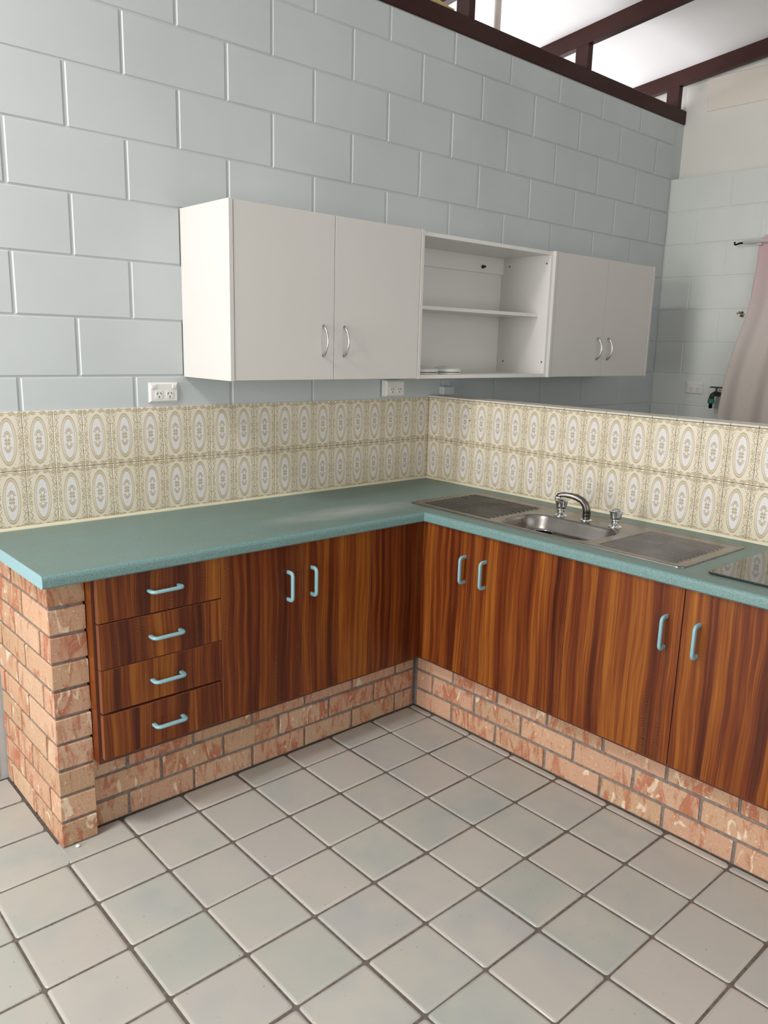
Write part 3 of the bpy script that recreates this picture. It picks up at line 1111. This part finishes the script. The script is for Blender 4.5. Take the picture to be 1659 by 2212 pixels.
def tap(loc, rz, label):
    root = tag(empty('sink_tap', loc, (0, 0, rz)), label, 'tap', 'chrome taps on the sink')
    MB().lathe([(0.026, 0), (0.026, 0.002), (0.022, 0.005), (0.0155, 0.007)], n=28).build('flange', M_CHROME, root, smooth=True)
    MB().lathe([(0.0145, 0.006), (0.0145, 0.022), (0.016, 0.0235), (0.016, 0.028)], n=28).build('body', M_CHROME, root, smooth=True)
    lob = lambda t, z: 1 + (0.16 * max(0, math.cos(4 * t)) ** 2) * min(1, max(0, (z - 0.036) / 0.012)) - 0.06 * (1 - abs(math.cos(2 * t)))
    autosmooth(MB().lathe([(0.0165, 0.0275), (0.0195, 0.030), (0.0205, 0.040), (0.0220, 0.054), (0.0225, 0.060), (0.0175, 0.0610), (0.0155, 0.0660), (0.010, 0.0705), (0.004, 0.0722)], n=48, rfun=lob).build('handle', M_CHROME, root), 50)
    return root
tap((-0.205, -0.968, BZ + 0.0026), 0.3, 'chrome tap on the sink left of the spout')
tap((-0.200, -1.209, BZ + 0.0026), 0.1, 'chrome tap on the sink right of the spout')
sp = tag(empty('sink_spout', (-0.196, -1.080, BZ + 0.0026)), 'dull curved metal spout swung to the left over the sink', 'spout')
MB().lathe([(0.0225, 0), (0.0225, 0.003), (0.017, 0.007)], n=28).build('flange', M_CHROME, sp, smooth=True)
MB().lathe([(0.0150, 0.005), (0.0150, 0.0265), (0.0155, 0.028)], n=28).build('collar', M_CAST, sp, smooth=True)
path, sc = [], []
for t, x, y, z, r in ((0, 0, 0, 0.027, 0.0152), (1, -.001, 0.001, 0.044, 0.0150), (2, -.004, 0.008, 0.062, 0.0145), (3, -.010, 0.024, 0.0775, 0.0135), (4, -.017, 0.046, 0.0855, 0.0125),
                      (5, -.024, 0.070, 0.0895, 0.0115), (6, -.031, 0.094, 0.0905, 0.0105), (7, -.037, 0.113, 0.0890, 0.0100), (8, -.0405, 0.124, 0.0855, 0.0100), (9, -.042, 0.128, 0.0790, 0.0100)):
    path.append((x * 0.9, y * 0.86, z))
    sc.append(r)
MB().sweep(path, circ(1.0, 16), (1, 0.3, 0), sc).build('spout', M_CAST, sp, smooth=True)
MB().lathe([(0.0108, 0.0700), (0.0112, 0.0705), (0.0112, 0.0800), (0.0100, 0.0815)], -0.0380, 0.1105, 20).build('aerator', M_CHROME, sp, smooth=True)

# ---- cooktop
ck = tag(empty('cooktop', (-0.305, -2.02, BZ)), 'black glass cooktop at the right end of the worktop', 'cooktop')
MB().bev(-0.212, 0.212, -0.294, 0.294, 0.0016, 0.0075, 0.0015).build('glass', M_GLASS, ck)
MB().box(-0.205, 0.205, -0.287, 0.287, 0.0, 0.0017).build('frame', M_BLACK, ck)

# ================================================================== WALL CABINETS
UZ0, UZ1 = 1.405, 2.008
UF = -0.3405
def bow_mesh(cache={}):
    if 'b' in cache:
        return cache['b']
    path, sc = [], []
    n = 14
    for i in range(n + 1):
        t = i / n * 2 - 1
        y = -0.004 - 0.026 * (1 - t * t) ** 0.8
        if abs(t) == 1:
            y = 0.0
        path.append((0, y, 0.055 * t))
        sc.append(1.0 + 0.5 * abs(t) ** 4)
    me = MB().sweep(path, circ(0.0042, 10, 0.0033), (1, 0, 0), sc).me('handle', True)
    me.materials.append(M_SATIN)
    cache['b'] = me
    return me
def wdoor(parent, x0, x1, hx, loc):
    o = MB().bev(0, x1 - x0, 0, 0.016, 0, UZ1 - UZ0 - 0.004, 0.0008).build('door', M_WHITE, parent, (x0 - loc, UF + 0.0015, UZ0 + 0.002))
    link('handle', bow_mesh(), None, o, (hx - x0, 0, 1.549 - UZ0))
    return o
def wall_cab(x0, x1, xm, hxs, label, pt=0.0165):
    c = (x0 + x1) / 2
    root = tag(empty('wall_cabinet', (c, 0, 0)), label, 'wall cabinet', 'white wall cabinets in a row')
    for a in (x0, x1 - pt):
        MB().bev(a - c, a + pt - c, UF, -0.001, UZ0, UZ1, 0.0008).build('side_panel', M_WHITE, root)
    b = MB()
    b.box(x0 + pt - c, x1 - pt - c, UF + 0.0195, -0.001, UZ1 - 0.018, UZ1 - 0.001).box(x0 + pt - c, x1 - pt - c, UF + 0.0195, -0.001, UZ0 + 0.001, UZ0 + 0.018)
    b.box(x0 + pt - c, x1 - pt - c, -0.008, -0.001, UZ0 + 0.018, UZ1 - 0.018)
    b.build('body', M_WHITE, root)
    wdoor(root, x0 + pt + 0.0022, xm - 0.0012, hxs[0], c)
    wdoor(root, xm + 0.0012, x1 - pt - 0.0022, hxs[1], c)
    return root
wall_cab(-1.3145, -0.3945, -0.8600, (-0.9130, -0.8120), 'white two-door wall cabinet at the left with curved metal handles')
wall_cab(0.4975, 1.4220, 0.9580, (0.9050, 1.0060), 'white two-door wall cabinet at the far right of the row')
oc = tag(empty('open_wall_cabinet', (0.05, 0, 0)), 'white open wall cabinet with one shelf between the two closed ones', 'wall cabinet', 'white wall cabinets in a row')
ox0, ox1, of = -0.3940, 0.4970, -0.3235
X = lambda x: x - 0.05
MB().bev(X(ox0), X(ox0 + 0.016), of, -0.001, UZ0, UZ1 - .004, 0.0006).build('side_panel', M_CARCW, oc)
MB().bev(X(ox1 - 0.016), X(ox1), of, -0.001, UZ0, UZ1 - .004, 0.0006).build('side_panel', M_CARCW, oc)
MB().bev(X(ox0 + .016), X(ox1 - .016), of, -0.001, UZ1 - .020, UZ1 - .004, 0.0006).build('top_panel', M_CARCW, oc)
MB().bev(X(ox0 + .016), X(ox1 - .016), of, -0.001, UZ0 + 0.0, UZ0 + .0165, 0.0006).build('bottom_panel', M_CARCW, oc)
MB().box(X(ox0 + .016), X(ox1 - .016), -0.016, -0.012, UZ0 + .0165, UZ1 - .020).build('back_panel', M_CARCW, oc)
MB().bev(X(ox0 + .016), X(ox1 - .016), -0.030, -0.0161, 1.908, UZ1 - .020, 0.001).build('rail', M_CARCW, oc)
MB().bev(X(ox0 + .0165), X(ox1 - .0165), -0.2665, -0.0165, 1.697, 1.7130, 0.0008).build('shelf', M_CARCW, oc)
for yy in (-0.235, -0.06):
    MB().bev(X(ox1 - .026), X(ox1 - .016), yy - .004, yy + .004, 1.6865, 1.697, 0.001).build('shelf_pin', M_PLASTIC, oc)
bl = MB().lathe([(0.0095, 0), (0.0095, 0.003), (0.006, 0.005), (0.006, 0.018), (0.004, 0.020)], n=12).build('bolt', M_DARK, oc, (X(0.318), -0.0305, 1.936), (PI / 2, 0, 0))
for yy, zz in ((-0.069, 1.947), (-0.300, 1.950), (-0.059, 1.4755), (-0.306, 1.4785)):
    MB().lathe([(0.0042, 0), (0.0042, 0.0006)], n=12).build('hole_disc', M_DARK, oc, (X(ox1 - .0161), yy, zz), (0, -PI / 2, 0))  # dark discs put in for the shade inside open drilled holes
# two round plastic discs on the bottom board
def disc(x, y, label):
    root = tag(empty('plastic_disc', (x, y, UZ0 + 0.0166)), label, 'plastic disc', 'discs in the open cabinet')
    MB().lathe([(0.066, 0), (0.0715, 0.0012), (0.0715, 0.0062), (0.066, 0.007)], n=40).build('base', M_PLASTIC, root, smooth=False)
    MB().lathe([(0.064, 0.0068), (0.064, 0.0098)], n=40).build('gap_ring', M_DARK, root)
    autosmooth(MB().lathe([(0.068, 0.0096), (0.0725, 0.0108), (0.0725, 0.021), (0.069, 0.0235), (0.050, 0.0285), (0.034, 0.0315), (0.031, 0.0335), (0.012, 0.0350), (0.003, 0.0352)], n=40).build('lid', M_PLASTIC, root), 35)
disc(-0.137, -0.236, 'white round domed plastic disc, the right one in the open cabinet')
disc(-0.283, -0.236, 'white round domed plastic disc, half hidden, the left one in the open cabinet')

# ================================================================== OUTLETS
def outlet(loc, rz, depth, label):
    root = tag(empty('power_outlet', loc, (0, 0, rz)), label, 'power outlet', 'double power outlets')
    wd, h = 0.116, 0.0725
    if depth > 0.012:
        MB().bev(-wd / 2, wd / 2, -depth + 0.009, 0, -h / 2, h / 2, 0.0015).build('mounting_box', M_PLASTIC, root)
        b0 = -depth + 0.009
    else:
        b0 = 0.0
    y1 = b0 - 0.009
    i = 0.006
    v = [(-wd / 2, b0, -h / 2), (wd / 2, b0, -h / 2), (wd / 2, b0, h / 2), (-wd / 2, b0, h / 2), (-wd / 2, b0 - .003, -h / 2), (wd / 2, b0 - .003, -h / 2), (wd / 2, b0 - .003, h / 2), (-wd / 2, b0 - .003, h / 2),
         (-wd / 2 + i, y1, -h / 2 + i), (wd / 2 - i, y1, -h / 2 + i), (wd / 2 - i, y1, h / 2 - i), (-wd / 2 + i, y1, h / 2 - i)]
    f = [(8, 9, 10, 11), (3, 2, 1, 0)]
    for a, c in ((0, 4), (4, 8)):
        for k in range(4):
            q = (k + 1) % 4
            f.append((a + k, a + q, c + q, c + k))
    MB().add(v, f).build('plate', M_PLASTIC, root)
    for sx in (-1, 1):
        s = MB().bev(-0.0085, 0.0085, -0.0045, 0, -0.0075, 0.0075, 0.0018).build('switch', M_PLASTIC, root, (sx * 0.0415, y1, 0.0215), (0.12, 0, 0))
        cx = sx * 0.0215 + 0.001
        so = MB().add([(a, 0.0, b) for a, b in rrect(0.030, 0.033, 0.006, 3)] + [(a, -0.0012, b) for a, b in rrect(0.0285, 0.0315, 0.006, 3)],
                      [tuple(range(31, 15, -1))] + [(k, (k + 1) % 16, 16 + (k + 1) % 16, 16 + k) for k in range(16)]).build('socket', M_PLASTIC, root, (cx, y1 - 0.00005, -0.008))
        for px, pz, an in ((-0.0068, 0.0045, -0.52), (0.0068, 0.0045, 0.52), (0, -0.0085, 0)):
            MB().box(-0.0011, 0.0011, -0.0018, 0, -0.0042, 0.0042).build('slot', M_BLACK, so, (px, 0, pz), (0, -an, 0))
    return root
outlet((-1.4015, 0.0, 1.348), 0, 0.009, 'white double power outlet flush on the block wall left of the cabinets')
outlet((-0.2520, 0.0, 1.3455), 0, 0.036, 'white double power outlet on a deep box under the cabinets')
outlet((2.1, -0.3015, 1.3240), -PI / 2, 0.009, 'white double power outlet on the far wall beside the hose tap')
jb = tag(empty('metal_bracket', (0.108, 0.0, 1.302)), 'small grey painted box on the block wall above the half wall', 'box')
MB().bev(-0.037, 0.037, -0.036, 0.0, 0.004, 0.046, 0.002).build('box', M_BLOCK, jb)
MB().bev(0.024, 0.034, -0.010, 0.0, 0.046, 0.060, 0.001).build('lug', M_BLOCK, jb)
MB().lathe([(0.004, 0), (0.004, 0.003)], n=8).build('screw', M_SATIN, jb, (-0.008, 0.0, 0.078), (PI / 2, 0, 0))

# ================================================================== ROOF FRAME
rf = tag(empty('roof_frame', (0.6, 0.04, 2.947)), 'dark brown timber plate, posts and rafters above the block wall', 'roof frame')
def RP(mb, name):
    o = mb.build(name, M_BROWN, rf)
    o.location = (-0.6, -0.04, -2.947)
    return o
RP(MB().bev(FX0, 2.199, -0.004, 0.085, 2.9475, 3.028, 0.003), 'top_plate')
for xr in (0.2125, 1.158, 2.133):
    RP(MB().bev(xr - 0.041, xr, -0.001, 0.083, 3.0285, 3.153, 0.002), 'post')
for xr in (-2.66, -1.70, -0.745, 0.2125, 1.158, 2.133):
    x0, x1 = xr - 0.042, xr
    v = []
    ya, yb = -5.1, 2.9
    zl = lambda y: 3.1535 - 0.112 * y
    for y in (ya, yb):
        for x, dz in ((x0, 0), (x1, 0), (x1, 0.0875), (x0, 0.0875)):
            v.append((x, y, zl(y) + dz))
    RP(MB().add(v, [(0, 1, 2, 3), (7, 6, 5, 4), (0, 4, 5, 1), (1, 5, 6, 2), (2, 6, 7, 3), (3, 7, 4, 0)]), 'rafter')
# pipe in the next room and a scrap of insulation on the plate
cp = MB().lathe([(0.0185, 0.0), (0.0185, 0.277)], 0, 0, 20).build('conduit_pipe', M_CREAMP, None, (0.502, 0.118, 2.948), smooth=True)
autosmooth(cp)
tag(cp, 'cream round pipe rising behind the timber plate', 'pipe')
vs, fs = [], []
n = 14
for i in range(n + 1):
    x = -0.42 + 0.50 * i / n
    for (yy, zz) in ((0.0, 0), (0.0, 0.022), (0.03, 0.03), (0.06, 0.02), (0.06, 0)):
        k = 0.35 + 0.65 * math.sin(PI * min(1, max(0.04, (n - i) / n * 0.8 + 0.1)))
        vs.append((x, 0.006 + yy + random.uniform(-.003, .003), 3.0285 + max(0, zz * k + (random.uniform(-.004, .004) if zz else 0))))
for i in range(n):
    for j in range(5):
        q = (j + 1) % 5
        fs.append((i * 5 + j, i * 5 + q, i * 5 + 5 + q, i * 5 + 5 + j))
fs += [(4, 3, 2, 1, 0), tuple(n * 5 + j for j in range(5))]
tag(MB().add(vs, fs).build('insulation_scrap', M_INS, None), 'strip of yellow fibre insulation lying on the timber plate', 'insulation')

# ================================================================== FAR WALL THINGS
rod = tag(empty('curtain_rod', (2.042, -1.2, 2.187)), 'white curtain rod on the far wall with a black end hook', 'curtain rod')
MB().sweep([(0, 0.665, 0), (0, -1.0, 0)], circ(0.0105, 14), (0, 0, 1)).build('pole', M_PLASTIC, rod, smooth=True)
MB().sweep([(0.004, 0.655, -0.002), (0, 0.690, -0.003), (-0.002, 0.708, -0.010), (-0.002, 0.716, -0.010), (-0.002, 0.718, 0.006)], circ(0.0052, 8), (1, 0, 0)).build('end_hook', M_BLACK, rod)
MB().bev(0.0, 0.0575, 0.560, 0.590, -0.020, -0.009, 0.002).build('bracket', M_CREAMP, rod)
MB().bev(0.0, 0.0575, -0.950, -0.920, -0.020, -0.009, 0.002).build('bracket', M_CREAMP, rod)
# curtain: gathered on the rod, left edge flares towards the sill
edge = [(2.225, -0.640), (2.187, -0.618), (2.13, -0.614), (2.00, -0.616), (1.88, -0.612), (1.80, -0.605), (1.70, -0.585), (1.61, -0.562), (1.54, -0.545), (1.46, -0.530), (1.36, -0.512), (1.26, -0.503), (1.15, -0.497), (0.95, -0.492)]
vs, fs = [], []
nu = 60
for z, y0 in edge:
    for i in range(nu + 1):
        u = i / nu
        y = y0 + (-1.75 - y0) * u
        gath = 0.007 + 0.014 * min(1, max(0, (2.1 - z) / 0.8))
        x = 2.070 + gath * math.sin(u * 46 + 0.6) * (0.6 + 0.4 * math.sin(u * 9)) - 0.045 * min(1, max(0, (2.15 - z) / 0.6))
        vs.append((x, y, z))
for k in range(len(edge) - 1):
    for i in range(nu):
        a = k * (nu + 1) + i
        fs.append((a, a + 1, a + nu + 2, a + nu + 1))
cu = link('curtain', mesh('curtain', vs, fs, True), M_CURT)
so_ = cu.modifiers.new('thickness', 'SOLIDIFY')
so_.thickness = 0.0016
sb_ = cu.modifiers.new('smooth', 'SUBSURF')
sb_.levels = sb_.render_levels = 1
tag(cu, 'pale pink curtain hanging from the rod at the right edge', 'curtain')
# hose tap
ht = tag(empty('hose_tap', (2.1, -0.474, 1.296)), 'black garden hose tap with green connector on the far wall', 'tap')
MB().sweep([(0, 0, 0), (-0.030, 0, 0)], circ(0.012, 14), (0, 0, 1)).build('inlet', paint('brass_dull', (0.20, 0.16, 0.09), 0.5), ht)
MB().sweep([(-0.026, 0, 0), (-0.070, 0.006, 0.003), (-0.088, 0.010, -0.006), (-0.094, 0.012, -0.028)], circ(0.0155, 14), (0, 1, 0)).build('body', M_DARK, ht, smooth=True)
MB().lathe([(0.006, 0.010), (0.006, 0.042), (0.010, 0.043), (0.010, 0.046)], -0.055, 0.004, 12).build('spindle', M_DARK, ht)
MB().bev(-0.062, -0.048, -0.036, 0.046, 0.038, 0.046, 0.003).build('handle', M_DARK, ht)
MB().lathe([(0.013, -0.058), (0.0195, -0.052), (0.0195, -0.032), (0.016, -0.026)], -0.094, 0.012, 16).build('connector', M_GREEN, ht)
MB().lathe([(0.009, -0.086), (0.011, -0.080), (0.011, -0.056)], -0.094, 0.012, 12).build('nozzle', M_BLACK, ht)
pp = MB().sweep([(2.088, -0.4925, 0.0), (2.088, -0.4925, 1.285), (2.094, -0.4925, 1.297)], circ(0.0095, 10), (0, 1, 0)).build('water_pipe', M_RIGHTW, None)
tag(pp, 'thin painted water pipe running down the far wall below the hose tap', 'pipe')
# small white chip lying by the foot of the brick end wall
chip = MB().lathe([(0.004, 0), (0.0075, 0.002), (0.006, 0.006), (0.002, 0.0075)], n=7).build('mortar_chip', M_PLASTIC, None, (-2.000, -0.541, 0.0004))
tag(chip, 'tiny white mortar chip on the floor at the foot of the brick end wall', 'chip')
# rust stain: thin crumbling filler marks on the far wall
mb = MB()
for yy, zz, r in ((-0.520, 1.783, .006), (-0.533, 1.788, .010), (-0.545, 1.786, .010), (-0.553, 1.790, .007), (-0.548, 1.772, .010), (-0.556, 1.765, .008), (-0.541, 1.768, .007), (-0.560, 1.778, .006)):
    vv = [(2.0992, yy + r * math.cos(t) * random.uniform(.7, 1.2), zz + r * math.sin(t) * random.uniform(.7, 1.2)) for t in [2 * PI * i / 9 for i in range(9)]]
    mb.add(vv + [(2.1015, p[1], p[2]) for p in vv], [tuple(range(9))] + [(i, 9 + i, 9 + (i + 1) % 9, (i + 1) % 9) for i in range(9)])
mb.build('stain_mark', M_MARK, wr)
